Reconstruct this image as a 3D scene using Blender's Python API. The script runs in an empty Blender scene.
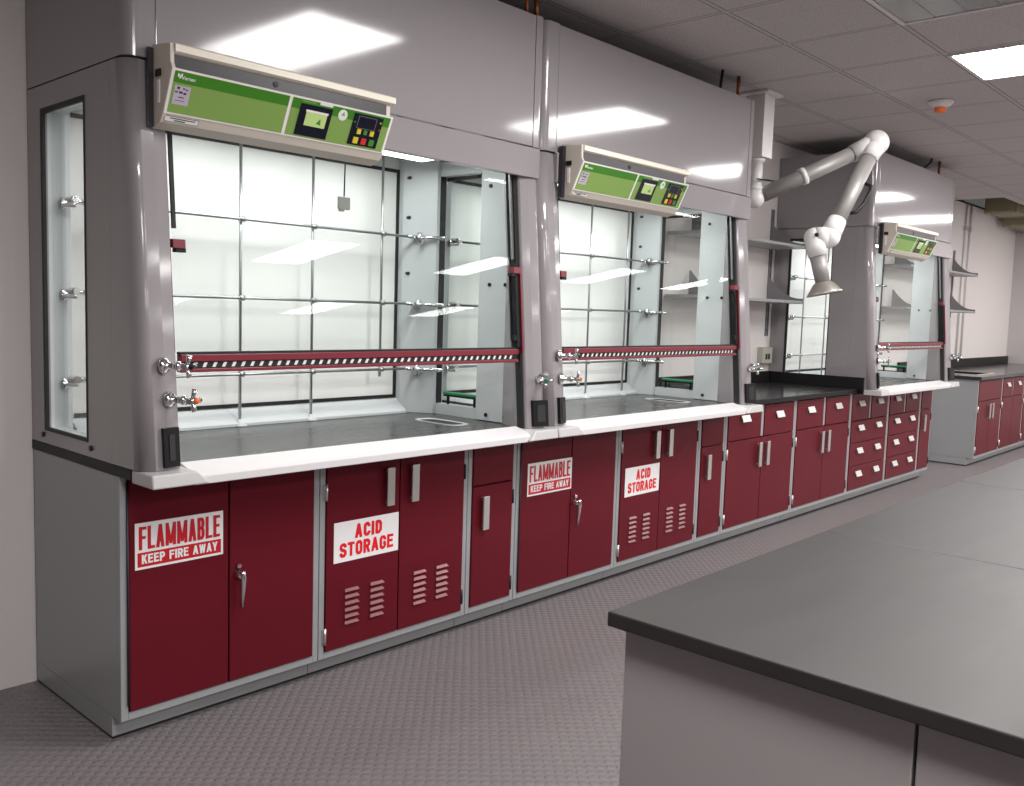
import bpy, bmesh, math, random
from mathutils import Vector, Matrix
random.seed(7)
S = bpy.context.scene
COL = S.collection

# ------------------------------------------------------------------ materials
def new_mat(name):
    m = bpy.data.materials.new(name); m.use_nodes = True
    nt = m.node_tree; b = nt.nodes['Principled BSDF']
    return m, nt, b

def srgb(r, g, b):
    f = lambda c: (c/255/12.92) if c/255 <= .04045 else ((c/255+.055)/1.055)**2.4
    return (f(r), f(g), f(b), 1)

def mat(name, col, rough=.5, metal=0, spec=.5, noise=0, nscale=40, bump=0, bscale=200, emis=0, coat=0, coatr=.1):
    m, nt, b = new_mat(name)
    b.inputs['Base Color'].default_value = col
    b.inputs['Roughness'].default_value = rough
    b.inputs['Metallic'].default_value = metal
    b.inputs['Specular IOR Level'].default_value = spec
    b.inputs['Coat Weight'].default_value = coat
    b.inputs['Coat Roughness'].default_value = coatr
    if emis:
        b.inputs['Emission Color'].default_value = col
        b.inputs['Emission Strength'].default_value = emis
    if noise or bump:
        tc = nt.nodes.new('ShaderNodeTexCoord')
    if noise:
        n = nt.nodes.new('ShaderNodeTexNoise'); n.inputs['Scale'].default_value = nscale
        n.inputs['Detail'].default_value = 6
        nt.links.new(tc.outputs['Object'], n.inputs['Vector'])
        mx = nt.nodes.new('ShaderNodeMix'); mx.data_type = 'RGBA'
        mx.inputs[6].default_value = tuple(c*(1-noise) for c in col[:3])+(1,)
        mx.inputs[7].default_value = tuple(min(1, c*(1+noise)) for c in col[:3])+(1,)
        nt.links.new(n.outputs['Fac'], mx.inputs[0]); nt.links.new(mx.outputs[2], b.inputs['Base Color'])
    if bump:
        n2 = nt.nodes.new('ShaderNodeTexNoise'); n2.inputs['Scale'].default_value = bscale
        nt.links.new(tc.outputs['Object'], n2.inputs['Vector'])
        bp = nt.nodes.new('ShaderNodeBump'); bp.inputs['Strength'].default_value = bump
        bp.inputs['Distance'].default_value = .002
        nt.links.new(n2.outputs['Fac'], bp.inputs['Height']); nt.links.new(bp.outputs['Normal'], b.inputs['Normal'])
    return m

def glass_mat(name, tint=(.975, .988, .984, 1), refl=1.0):
    # thin window glass: lets light through, mirrors by Schlick's law
    m = bpy.data.materials.new(name); m.use_nodes = True; nt = m.node_tree; nt.nodes.clear()
    out = nt.nodes.new('ShaderNodeOutputMaterial'); mix = nt.nodes.new('ShaderNodeMixShader')
    tr = nt.nodes.new('ShaderNodeBsdfTransparent'); tr.inputs[0].default_value = tint
    gl = nt.nodes.new('ShaderNodeBsdfGlossy'); gl.inputs['Roughness'].default_value = .01
    lw = nt.nodes.new('ShaderNodeLayerWeight'); lw.inputs[0].default_value = .5
    p = nt.nodes.new('ShaderNodeMath'); p.operation = 'POWER'; p.inputs[1].default_value = 5
    ma = nt.nodes.new('ShaderNodeMath'); ma.operation = 'MULTIPLY_ADD'
    ma.inputs[1].default_value = .96*refl; ma.inputs[2].default_value = .04*refl
    nt.links.new(lw.outputs['Facing'], p.inputs[0]); nt.links.new(p.outputs[0], ma.inputs[0])
    nt.links.new(ma.outputs[0], mix.inputs[0]); nt.links.new(tr.outputs[0], mix.inputs[1])
    nt.links.new(gl.outputs[0], mix.inputs[2]); nt.links.new(mix.outputs[0], out.inputs[0])
    return m

def emit_mat(name, col, strength):
    m = bpy.data.materials.new(name); m.use_nodes = True; nt = m.node_tree; nt.nodes.clear()
    out = nt.nodes.new('ShaderNodeOutputMaterial'); e = nt.nodes.new('ShaderNodeEmission')
    e.inputs[0].default_value = col; e.inputs[1].default_value = strength
    nt.links.new(e.outputs[0], out.inputs[0]); return m

def floor_mat():
    m, nt, b = new_mat('studded rubber floor')
    tc = nt.nodes.new('ShaderNodeTexCoord')
    v = nt.nodes.new('ShaderNodeTexVoronoi'); v.inputs['Scale'].default_value = 30; v.inputs['Randomness'].default_value = 0
    mp = nt.nodes.new('ShaderNodeMapping'); mp.inputs['Rotation'].default_value = (0, 0, math.radians(45)); mp.inputs['Scale'].default_value = (1.0, 1.0, 0)
    nt.links.new(tc.outputs['Object'], mp.inputs[0]); nt.links.new(mp.outputs[0], v.inputs['Vector'])
    rp = nt.nodes.new('ShaderNodeMapRange'); rp.inputs[1].default_value = .25; rp.inputs[2].default_value = .45; rp.inputs[3].default_value = 1; rp.inputs[4].default_value = 0
    nt.links.new(v.outputs['Distance'], rp.inputs[0])
    bp = nt.nodes.new('ShaderNodeBump'); bp.inputs['Strength'].default_value = .8; bp.inputs['Distance'].default_value = .003
    nt.links.new(rp.outputs[0], bp.inputs['Height']); nt.links.new(bp.outputs[0], b.inputs['Normal'])
    n = nt.nodes.new('ShaderNodeTexNoise'); n.inputs['Scale'].default_value = 1.6; n.inputs['Detail'].default_value = 8
    nt.links.new(tc.outputs['Object'], n.inputs['Vector'])
    mx = nt.nodes.new('ShaderNodeMix'); mx.data_type = 'RGBA'
    mx.inputs[6].default_value = (.185, .165, .17, 1); mx.inputs[7].default_value = (.225, .20, .206, 1)
    nt.links.new(n.outputs['Fac'], mx.inputs[0]); nt.links.new(mx.outputs[2], b.inputs['Base Color'])
    b.inputs['Roughness'].default_value = .42; b.inputs['Specular IOR Level'].default_value = .45
    return m

GX0, GDX, GY0, GDY = 2.595, .631, .027, .568
def ceiling_mat():
    m, nt, b = new_mat('acoustic ceiling tile')
    tc = nt.nodes.new('ShaderNodeTexCoord'); sx = nt.nodes.new('ShaderNodeSeparateXYZ')
    nt.links.new(tc.outputs['Object'], sx.inputs[0])
    def grid(sock, off, step):
        a = nt.nodes.new('ShaderNodeMath'); a.operation = 'SUBTRACT'; a.inputs[1].default_value = off
        nt.links.new(sock, a.inputs[0])
        d = nt.nodes.new('ShaderNodeMath'); d.operation = 'DIVIDE'; d.inputs[1].default_value = step
        nt.links.new(a.outputs[0], d.inputs[0])
        r = nt.nodes.new('ShaderNodeMath'); r.operation = 'PINGPONG'; r.inputs[1].default_value = .5
        nt.links.new(d.outputs[0], r.inputs[0])
        c = nt.nodes.new('ShaderNodeMath'); c.operation = 'MULTIPLY'; c.inputs[1].default_value = step
        nt.links.new(r.outputs[0], c.inputs[0]); return c.outputs[0]
    mn = nt.nodes.new('ShaderNodeMath'); mn.operation = 'MINIMUM'
    nt.links.new(grid(sx.outputs[0], GX0, GDX), mn.inputs[0]); nt.links.new(grid(sx.outputs[1], GY0, GDY), mn.inputs[1])
    # distance to the nearest grid line: bar (0-11 mm), dark tile edge (11-16 mm), tile
    cr = nt.nodes.new('ShaderNodeValToRGB'); cr.color_ramp.interpolation = 'CONSTANT'
    e = cr.color_ramp.elements
    e[0].position = 0; e[0].color = (.58, .555, .55, 1)
    e[1].position = .011/.05; e[1].color = (.18, .17, .17, 1)
    k = e.new(.016/.05); k.color = (.60, .565, .56, 1)
    mul = nt.nodes.new('ShaderNodeMath'); mul.operation = 'DIVIDE'; mul.inputs[1].default_value = .05
    nt.links.new(mn.outputs[0], mul.inputs[0]); nt.links.new(mul.outputs[0], cr.inputs[0])
    n = nt.nodes.new('ShaderNodeTexNoise'); n.inputs['Scale'].default_value = 130; n.inputs['Detail'].default_value = 3
    nt.links.new(tc.outputs['Object'], n.inputs['Vector'])
    mr = nt.nodes.new('ShaderNodeMapRange'); mr.inputs[1].default_value = .35; mr.inputs[2].default_value = .6; mr.inputs[3].default_value = .78; mr.inputs[4].default_value = 1.0
    nt.links.new(n.outputs['Fac'], mr.inputs[0])
    mx = nt.nodes.new('ShaderNodeMix'); mx.data_type = 'RGBA'; mx.blend_type = 'MULTIPLY'; mx.inputs[0].default_value = 1
    nt.links.new(cr.outputs[0], mx.inputs[6]); nt.links.new(mr.outputs[0], mx.inputs[7])
    nt.links.new(mx.outputs[2], b.inputs['Base Color'])
    b.inputs['Roughness'].default_value = .9; b.inputs['Specular IOR Level'].default_value = .1
    return m

def epoxy_mat(name, col, rough):
    m, nt, b = new_mat(name)
    tc = nt.nodes.new('ShaderNodeTexCoord')
    mp = nt.nodes.new('ShaderNodeMapping'); mp.inputs['Scale'].default_value = (1.2, 5, 1)
    n = nt.nodes.new('ShaderNodeTexNoise'); n.inputs['Scale'].default_value = 2.2; n.inputs['Detail'].default_value = 9
    nt.links.new(tc.outputs['Object'], mp.inputs[0]); nt.links.new(mp.outputs[0], n.inputs['Vector'])
    r = nt.nodes.new('ShaderNodeMapRange'); r.inputs[1].default_value = .3; r.inputs[2].default_value = .7
    r.inputs[3].default_value = rough-.02; r.inputs[4].default_value = rough+.03
    nt.links.new(n.outputs['Fac'], r.inputs[0]); nt.links.new(r.outputs[0], b.inputs['Roughness'])
    mx = nt.nodes.new('ShaderNodeMix'); mx.data_type = 'RGBA'
    mx.inputs[6].default_value = tuple(c*.85 for c in col[:3])+(1,); mx.inputs[7].default_value = tuple(c*1.15 for c in col[:3])+(1,)
    nt.links.new(n.outputs['Fac'], mx.inputs[0]); nt.links.new(mx.outputs[2], b.inputs['Base Color'])
    b.inputs['Specular IOR Level'].default_value = .42
    return m

M = dict(
    paint=mat('grey hood enamel', (.28, .257, .268, 1), .5, spec=.3, coat=1, coatr=.085),
    frame=mat('grey cabinet enamel', (.33, .34, .345, 1), .3, spec=.5),
    red=mat('maroon door enamel', (.125, .0085, .0165, 1), .32, spec=.14),
    dark=mat('dark gap shade and trim', (.02, .02, .022, 1), .7),
    black=mat('black plastic', (.012, .012, .013, 1), .35, spec=.2),
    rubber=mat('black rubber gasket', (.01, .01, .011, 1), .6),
    liner=mat('pale grey hood liner', (.56, .59, .60, 1), .35),
    white=mat('white rear panel', (.88, .88, .86, 1), .45),
    sill=mat('white airfoil sill', (.70, .685, .69, 1), .3),
    block=mat('pale grey corner block', (.55, .54, .54, 1), .35),
    chrome=mat('chrome', (.75, .75, .76, 1), .12, metal=1),
    steel=mat('brushed steel', (.55, .55, .55, 1), .35, metal=1),
    rod=mat('stainless rod', (.42, .43, .44, 1), .3, metal=1),
    pull=mat('satin nickel pull', (.68, .67, .64, 1), .32, metal=.85),
    white_pull=mat('bright satin pull', (.82, .82, .80, 1), .3, metal=.5),
    sashred=mat('red sash handle', (.20, .015, .03, 1), .35),
    trackm=mat('anodised track', (.26, .26, .27, 1), .35, metal=.6),
    glass=glass_mat('window glass'),
    sash=glass_mat('sash glass', (.955, .975, .968, 1), .4),
    epoxy=epoxy_mat('black epoxy worktop', (.036, .036, .038, 1), .15),
    epoxy2=epoxy_mat('black epoxy bench top', (.030, .0265, .026, 1), .46),
    hoodtop=epoxy_mat('grey epoxy hood surface', (.052, .053, .05, 1), .26),
    edge=mat('black epoxy edge', (.012, .011, .012, 1), .45, spec=.2),
    wall=mat('painted wall', (.76, .715, .70, 1), .7, spec=.25, bump=.25, bscale=90),
    room=mat('painted room wall', (.58, .55, .54, 1), .8, spec=.2),
    darkroom=mat('darkened unseen wall', (.16, .15, .15, 1), .8, spec=.2),
    floor=floor_mat(), ceil=ceiling_mat(),
    lamp=emit_mat('lit diffuser', (1, .975, .96, 1), 24.0),
    hoodlamp=emit_mat('lit hood lamp', (.99, 1, .985, 1), 10.0),
    cream=mat('cream plastic housing', (.66, .60, .52, 1), .4, spec=.4),
    creamw=mat('white plastic bezel', (.92, .88, .86, 1), .4),
    green=mat('apple green label', (.24, .40, .095, 1), .35),
    greend=mat('deep green label', (.05, .23, .012, 1), .35),
    navy=mat('navy screen plate', (.006, .007, .02, 1), .2),
    lcd=mat('green display', (.42, .55, .20, 1), .3, emis=.25),
    slot=mat('dark slot', (.02, .017, .024, 1), .4),
    yellow=mat('yellow key', (.75, .62, .03, 1), .4), keyred=mat('red key', (.62, .03, .03, 1), .4),
    keygreen=mat('green key', (.06, .26, .03, 1), .4),
    lilac=mat('pale lilac sticker', (.55, .48, .58, 1), .5), ink=mat('black ink', (.02, .02, .025, 1), .5),
    teal=mat('teal ink', (.04, .16, .15, 1), .5), printw=mat('white print', (.85, .85, .82, 1), .5),
    signw=mat('white sign', (.86, .86, .86, 1), .4), signred=mat('sign red', (.56, .010, .02, 1), .4),
    acidred=mat('sign bright red', (.78, .006, .015, 1), .4),
    orange=mat('orange plastic', (.85, .16, .02, 1), .4), capgreen=mat('green valve cap', (.01, .16, .07, 1), .4),
    benchgreen=mat('green bar', (.02, .25, .09, 1), .35),
    copper=mat('copper pipe', (.30, .10, .05, 1), .4, metal=.8),
    armw=mat('white plastic joint', (.78, .76, .75, 1), .35), alu=mat('anodised aluminium tube', (.36, .345, .335, 1), .5, metal=.35),
    nozzle=mat('grey nozzle', (.42, .38, .35, 1), .35, metal=.6),
    shelf=mat('grey shelf steel', (.20, .195, .205, 1), .4), shelfl=mat('pale shelf board', (.33, .325, .33, 1), .4),
    outletp=mat('beige outlet box', (.42, .42, .36, 1), .5),
    island=mat('grey bench panel', (.38, .345, .35, 1), .4, spec=.4),
    duct=mat('khaki duct wrap', (.30, .27, .17, 1), .6, noise=.2, nscale=6),
    louvre=mat('mirror louvre', (.35, .34, .35, 1), .25, metal=.8),
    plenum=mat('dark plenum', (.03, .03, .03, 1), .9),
    det=mat('white detector', (.75, .72, .70, 1), .45),
)

# ------------------------------------------------------------------ geometry helpers
class MB:
    def __init__(s): s.bm = bmesh.new(); s.smooth = []
    def face(s, pts, mi=0):
        f = s.bm.faces.new([s.bm.verts.new(p) for p in pts]); f.material_index = mi; return f
    def hexa(s, p, mi=0):
        v = [s.bm.verts.new(q) for q in p]
        for i in ((0, 3, 2, 1), (4, 5, 6, 7), (0, 1, 5, 4), (1, 2, 6, 5), (2, 3, 7, 6), (3, 0, 4, 7)):
            s.bm.faces.new([v[j] for j in i]).material_index = mi
        return s
    def box(s, x0, y0, z0, x1, y1, z1, mi=0):
        if x1 < x0: x0, x1 = x1, x0
        if y1 < y0: y0, y1 = y1, y0
        if z1 < z0: z0, z1 = z1, z0
        return s.hexa([(x0, y0, z0), (x1, y0, z0), (x1, y1, z0), (x0, y1, z0), (x0, y0, z1), (x1, y0, z1), (x1, y1, z1), (x0, y1, z1)], mi)
    def loft(s, a, b, mi=0, smooth=False):
        va = [s.bm.verts.new(p) for p in a]; vb = [s.bm.verts.new(p) for p in b]; n = len(a)
        for i in range(n):
            f = s.bm.faces.new((va[i], va[(i+1) % n], vb[(i+1) % n], vb[i])); f.material_index = mi; f.smooth = smooth
        s.bm.faces.new(va[::-1]).material_index = mi; s.bm.faces.new(vb).material_index = mi
        return s
    def prism(s, prof, axis, a, b, mi=0, smooth=False):
        f = {'x': lambda p, t: (t, p[0], p[1]), 'y': lambda p, t: (p[0], t, p[1]), 'z': lambda p, t: (p[0], p[1], t)}[axis]
        return s.loft([f(p, a) for p in prof], [f(p, b) for p in prof], mi, smooth)
    def cyl(s, p0, p1, r0, r1=None, n=16, mi=0):
        r1 = r0 if r1 is None else r1
        p0, p1 = Vector(p0), Vector(p1); d = (p1-p0).normalized()
        u = d.orthogonal().normalized(); w = d.cross(u)
        ring = lambda p, r: [p+(u*math.cos(2*math.pi*i/n)+w*math.sin(2*math.pi*i/n))*r for i in range(n)]
        return s.loft(ring(p0, r0), ring(p1, r1), mi, True)
    def chain(s, pts, n=16, mi=0):
        """pts: list of (point, radius): one swept surface of revolution-like tube"""
        rings = []; u = None
        for i, (p, r) in enumerate(pts):
            p = Vector(p)
            d = (Vector(pts[min(i+1, len(pts)-1)][0])-Vector(pts[max(i-1, 0)][0])).normalized()
            if u is None: u = d.orthogonal().normalized()
            u = (u-d*u.dot(d)).normalized(); w = d.cross(u)
            rings.append([s.bm.verts.new(p+(u*math.cos(2*math.pi*k/n)+w*math.sin(2*math.pi*k/n))*r) for k in range(n)])
        for a, b in zip(rings, rings[1:]):
            for k in range(n):
                f = s.bm.faces.new((a[k], a[(k+1) % n], b[(k+1) % n], b[k])); f.material_index = mi; f.smooth = True
        s.bm.faces.new(rings[0][::-1]).material_index = mi; s.bm.faces.new(rings[-1]).material_index = mi
        return s
    def ball(s, c, r, mi=0, n=20):
        res = bmesh.ops.create_uvsphere(s.bm, u_segments=n, v_segments=n//2+2, radius=r, matrix=Matrix.Translation(c))
        for v in res['verts']:
            for f in v.link_faces: f.smooth = True; f.material_index = mi
        return s
    def lathe(s, prof, c, axis=(0, 0, 1), n=24, mi=0):
        """prof: (radius, height) pairs, along axis from c"""
        d = Vector(axis).normalized(); u = d.orthogonal().normalized(); w = d.cross(u); c = Vector(c)
        rings = [[s.bm.verts.new(c+d*h+(u*math.cos(2*math.pi*k/n)+w*math.sin(2*math.pi*k/n))*r) for k in range(n)] for r, h in prof]
        for a, b in zip(rings, rings[1:]):
            for k in range(n):
                f = s.bm.faces.new((a[k], a[(k+1) % n], b[(k+1) % n], b[k])); f.smooth = True; f.material_index = mi
        s.bm.faces.new(rings[0][::-1]).material_index = mi; s.bm.faces.new(rings[-1]).material_index = mi
        return s
    def text(s, body, fit, mat4, mi=0, bold=.02, thick=.0006):
        """flat lettering, fitted into fit=(width, height), placed by mat4 (x right, y up, z out)"""
        cu = bpy.data.curves.new('lettering', 'FONT'); cu.body = body; cu.offset = bold; cu.extrude = 0; cu.resolution_u = 3
        o = bpy.data.objects.new('lettering', cu); COL.objects.link(o)
        dg = bpy.context.evaluated_depsgraph_get(); me = bpy.data.meshes.new_from_object(o.evaluated_get(dg))
        bpy.data.objects.remove(o); bpy.data.curves.remove(cu)
        xs = [v.co.x for v in me.vertices]; ys = [v.co.y for v in me.vertices]
        x0, x1, y0, y1 = min(xs), max(xs), min(ys), max(ys)
        vs = [s.bm.verts.new(mat4 @ Vector(((v.co.x-x0)/(x1-x0)*fit[0], (v.co.y-y0)/(y1-y0)*fit[1], thick))) for v in me.vertices]
        for p in me.polygons:
            try: s.bm.faces.new([vs[i] for i in p.vertices]).material_index = mi
            except ValueError: pass
        bpy.data.meshes.remove(me); return s

ORG = {}
def tag(o, label=None, cat=None, group=None, kind=None):
    if label: o['label'] = label
    if cat: o['category'] = cat
    if group: o['group'] = group
    if kind: o['kind'] = kind
    return o
def build(name, mb, mats, parent=None, org=None, bevel=0, seg=2, label=None, norm=True):
    mats = mats if isinstance(mats, (list, tuple)) else [mats]
    if norm: bmesh.ops.recalc_face_normals(mb.bm, faces=mb.bm.faces[:])
    me = bpy.data.meshes.new(name)
    if parent is not None: o0 = ORG[parent.name]
    else: o0 = Vector(org if org is not None else (0, 0, 0))
    bmesh.ops.translate(mb.bm, verts=mb.bm.verts[:], vec=-o0)
    mb.bm.to_mesh(me); mb.bm.free()
    for m in mats: me.materials.append(m)
    o = bpy.data.objects.new(name, me); COL.objects.link(o)
    if parent is not None: o.parent = parent
    else: o.location = o0
    ORG[o.name] = o0
    if bevel:
        md = o.modifiers.new('bevel', 'BEVEL'); md.width = bevel; md.segments = seg; md.limit_method = 'ANGLE'; md.angle_limit = math.radians(40)
    if label: o['label'] = label
    return o
def thing(name, loc, label, cat, group=None):
    o = bpy.data.objects.new(name, None); COL.objects.link(o); o.location = loc; o.empty_display_size = .1
    ORG[o.name] = Vector(loc); return tag(o, label, cat, group)
def struct(name, mb, m): return tag(build(name, mb, m), kind='structure')
def arc(cx, cy, r, a0, a1, n=8):
    return [(cx+r*math.cos(math.radians(a0+(a1-a0)*i/n)), cy+r*math.sin(math.radians(a0+(a1-a0)*i/n))) for i in range(n+1)]

# ------------------------------------------------------------------ the room
D = .715; ZC = 2.84
XL, XR, YF = -4.2, 12.75, -10.0
struct('floor', MB().box(XL, YF, -.05, XR, D, 0), M['floor'])
NX, NY = 9.90, .148       # the missing strip of ceiling along the back wall
c = MB(); c.box(XL, YF, ZC, XR, NY, ZC+.02); c.box(XL, NY, ZC, NX, D, ZC+.02)
struct('ceiling', c, M['ceil'])
struct('wall_back', MB().box(XL-.1, D, 0, XR+.1, D+.12, 2.875), M['wall'])
struct('wall_right', MB().box(XR, YF, 0, XR+.1, D, 3.5), M['room'])
struct('wall_left', MB().box(XL-.1, YF, 0, XL, D, ZC+.02), M['darkroom'])  # unseen wall, coloured dark to keep bounce light off the nearest hood's side
struct('wall_front', MB().box(XL-.1, YF-.1, 0, XR+.1, YF, ZC+.02), M['room'])
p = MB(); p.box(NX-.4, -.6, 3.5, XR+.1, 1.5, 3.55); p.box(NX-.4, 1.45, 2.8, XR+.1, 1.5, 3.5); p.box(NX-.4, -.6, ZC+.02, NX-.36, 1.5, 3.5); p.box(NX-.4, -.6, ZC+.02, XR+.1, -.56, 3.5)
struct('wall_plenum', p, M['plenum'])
struct('trim_1', MB().box(NX, D-.012, 2.865, XR, D+.02, 2.885), M['dark'])

# ceiling lights: rows of 2 x 4 ft panels
def ceiling_light(x, y, label, group=None, lit=True):
    t = thing('ceiling_light', (x, y, ZC), label, 'ceiling light', group)
    w, l = GDX, 2*GDY; f = MB()
    e = .02
    f.box(x, y-l, ZC-.006, x+w, y-l+e, ZC-.0005); f.box(x, y-e, ZC-.006, x+w, y, ZC-.0005)
    f.box(x, y-l+e, ZC-.006, x+e, y-e, ZC-.0005); f.box(x+w-e, y-l+e, ZC-.006, x+w, y-e, ZC-.0005)
    build('frame', f, M['det'], t)
    if lit:
        d = MB(); d.face([(x+e, y-l+e, ZC-.004), (x+e, y-e, ZC-.004), (x+w-e, y-e, ZC-.004), (x+w-e, y-l+e, ZC-.004)])
        build('diffuser', d, M['lamp'], t, norm=False)
    else:
        d = MB(); n = 8
        for i in range(n):
            a = y-l+e+(l-2*e)*i/n; b = y-l+e+(l-2*e)*(i+1)/n
            d.hexa([(x+e, a, ZC-.0045), (x+w-e, a, ZC-.0045), (x+w-e, b, ZC-.0025), (x+e, b, ZC-.0025), (x+e, a, ZC-.001), (x+w-e, a, ZC-.001), (x+w-e, b, ZC-.001), (x+e, b, ZC-.001)])
        build('louvre', d, M['louvre'], t)
LY = GY0-2*GDY
LX = 3.89
ceiling_light(LX, LY, 'brightly lit rectangular ceiling light panel at the upper right, beyond the unlit one', None)
for k in (-8, -4, 4, 8, 12):  # leftmost panel is off the grid, added out of view to light the left wall
    ceiling_light(LX+(k if k > -8 else -7.7)*GDX, LY if k > -8 else LY-1.8*GDY, 'lit ceiling light panel beyond the picture edge, mirrored in the glossy hood fronts or added to light the left wall', 'ceiling lights along the hood row')
for row in (1, 2):
    for k in (-8, -4, 0, 4, 8, 12):
        ceiling_light(LX+k*GDX, LY-row*6*GDY, 'lit ceiling light panel on the far side of the room, mirrored in the sash glass', 'ceiling lights on the far side of the room')
ceiling_light(GX0+.02, LY, 'unlit ceiling light with a grey mirror louvre at the top edge, above the first hood', None, lit=False)

# smoke detector
t = thing('smoke_detector', (4.917, -.757, ZC), 'round white ceiling detector with an orange cap', 'smoke detector')
build('base', MB().lathe([(.075, 0), (.075, -.012), (.06, -.03), (.036, -.042)], (4.917, -.757, ZC-.0005)), M['det'], t)
build('cap', MB().lathe([(.034, 0), (.034, -.022), (.022, -.03)], (4.917, -.757, ZC-.0425)), M['orange'], t, label='orange plastic dust cap')

# ------------------------------------------------------------------ base cabinets
KZ, TZ = .08, .870
def pull_bar(mb_parent, x, z0, z1, yf, m='pull'):
    b = MB(); b.box(x-.019, yf-.026, z0, x+.019, yf-.018, z1)
    b.box(x-.010, yf-.018, z0+.006, x+.010, yf, z0+.02); b.box(x-.010, yf-.018, z1-.02, x+.010, yf, z1-.006)
    return build('pull_handle', b, M[m], mb_parent, bevel=.002)
def pull_cup(parent, x, z, yf):
    """bent plate over a flat black plate that shows past its right end"""
    w, h = .062, .044
    r = MB(); r.box(x-w, yf-.0015, z-h*.5, x+w*1.15, yf, z+h*.5, 1)
    w2 = w*.7
    r.hexa([(x-w, yf-.021, z-h*.42), (x+w2, yf-.021, z-h*.42), (x+w2, yf-.0175, z-h*.46), (x-w, yf-.0175, z-h*.46),
            (x-w, yf-.0045, z+h*.5), (x+w2, yf-.0045, z+h*.5), (x+w2, yf-.0015, z+h*.5), (x-w, yf-.0015, z+h*.5)], 0)
    r.box(x-w, yf-.002, z-h*.5, x-w+.002, yf-.0015, z+h*.5, 0)
    return build('drawer_pull', r, [M['white_pull'], M['black']], parent)
def hinge(parent, x, z, yf, m='pull'):
    h = MB(); h.cyl((x, yf-.006, z-.032), (x, yf-.006, z+.032), .0055, n=10); h.box(x-.011, yf-.003, z-.028, x+.011, yf, z+.028)
    build('hinge', h, M[m], parent)
def louvres(b, x, z0, z1, yf, n=6):
    """pressed vent slots in two columns, raised from the sheet"""
    for i in range(n):
        z = z0+(z1-z0)*i/(n-1)
        b.hexa([(x-.036, yf-.009, z-.005), (x+.036, yf-.009, z-.005), (x+.036, yf, z-.005), (x-.036, yf, z-.005),
                (x-.03, yf-.001, z+.006), (x+.03, yf-.001, z+.006), (x+.03, yf, z+.006), (x-.03, yf, z+.006)], 1)
def body(t, x0, x1, yf, mull=(), rails=(), wide_top=.0, toe=True, side_kick=False):
    g = .0015; st = .026; b = MB()
    b.box(x0+g, yf+.024, KZ, x1-g, D-.012, .8795)                                   # carcass
    f = MB()
    b.box(x0+g, yf, KZ, x0+st, yf+.024, .8795); b.box(x1-st, yf, KZ, x1-g, yf+.024, .8795)
    b.box(x0+st, yf, KZ, x1-st, yf+.024, KZ+.026); b.box(x0+st, yf, TZ+.003, x1-st, yf+.024, .8795)
    for (mx, z0, z1) in mull: b.box(mx-.02, yf, z0, mx+.02, yf+.024, z1)
    o = build('carcass', b, M['frame'], t, bevel=.0015, seg=1)
    d = MB().box(x0+st-.002, yf+.019, KZ+.02, x1-st+.002, yf+.0235, TZ+.006)  # dark sheet paints the shadow line in the gaps around the doors
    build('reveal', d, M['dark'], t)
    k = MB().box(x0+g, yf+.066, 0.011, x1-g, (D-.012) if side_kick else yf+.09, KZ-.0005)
    k.box(x0+g+.004, yf+.072, 0, x1-g-.004, (D-.02) if side_kick else yf+.09, .011, 1)  # black strip stands in for the shadow gap under the kick
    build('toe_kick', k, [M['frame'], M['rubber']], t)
    return st
YD = -.006            # doors stand this far proud of the frame
def door(t, x0, x1, z0, z1, yf, name='door', lv=None, extra=None):
    b = MB().box(x0+.003, yf+YD, z0+.003, x1-.003, yf+.014, z1-.003)
    if lv:
        for xx in lv: louvres(b, xx, .203, .333, yf+YD)
    return build(name, b, [M['red'], M['vent'] if 'vent' in M else M['red']], t, bevel=.0018, seg=1)
M['vent'] = mat('lit-tone pressed vent', (.20, .07, .078, 1), .35, metal=.3)  # paler than the door red: light on the slats put into the colour

GL = {
 'F': (1, 'V0,0,1 H1,0,1 H.53,0,.82'), 'L': (.95, 'V0,0,1 H0,0,1'), 'A': (1.2, 'D0,0,.5,1 D1,0,.5,1 H.26,.25,.75'),
 'M': (1.75, 'V0,0,1 V1,0,1 D0,1,.5,.08 D1,1,.5,.08'), 'B': (1.05, 'V0,0,1 C0,1,.7,1,.95,.88,.95,.66,.7,.53,0,.53 C.7,.53,1,.4,1,.13,.75,0,0,0'),
 'E': (.95, 'V0,0,1 H1,0,1 H.53,0,.85 H0,0,1'), 'K': (1.05, 'V0,0,1 D.1,.4,1,1 D.42,.58,1,0'), 'P': (1, 'V0,0,1 C0,1,.7,1,1,.85,1,.6,.7,.45,0,.45'),
 'I': (.0, 'V0,0,1'), 'R': (1.05, 'V0,0,1 C0,1,.7,1,1,.85,1,.6,.7,.47,0,.47 D.55,.5,1,0'), 'W': (1.6, 'D0,1,.25,0 D.5,1,.25,0 D.5,1,.75,0 D1,1,.75,0'),
 'Y': (1.1, 'D0,1,.5,.4 D1,1,.5,.4 V.5,0,.45'), 'C': (1, 'C1,.7,1,.85,.75,1,.25,1,0,.85,0,.15,.25,0,.75,0,1,.15,1,.3'),
 'D': (1.05, 'C0,0,0,1,.65,1,1,.8,1,.2,.65,0,0,0'), 'S': (1, 'C1,.72,1,.87,.75,1,.25,1,0,.87,0,.66,.2,.55,.8,.45,1,.34,1,.13,.75,0,.25,0,0,.13,0,.28'),
 'T': (1, 'H1,0,1 V.5,0,1'), 'O': (1, 'C.25,0,0,.15,0,.85,.25,1,.75,1,1,.85,1,.15,.75,0,.25,0'), 'G': (1, 'C1,.7,1,.85,.75,1,.25,1,0,.85,0,.15,.25,0,.75,0,1,.15,1,.45,.6,.45')}
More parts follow.
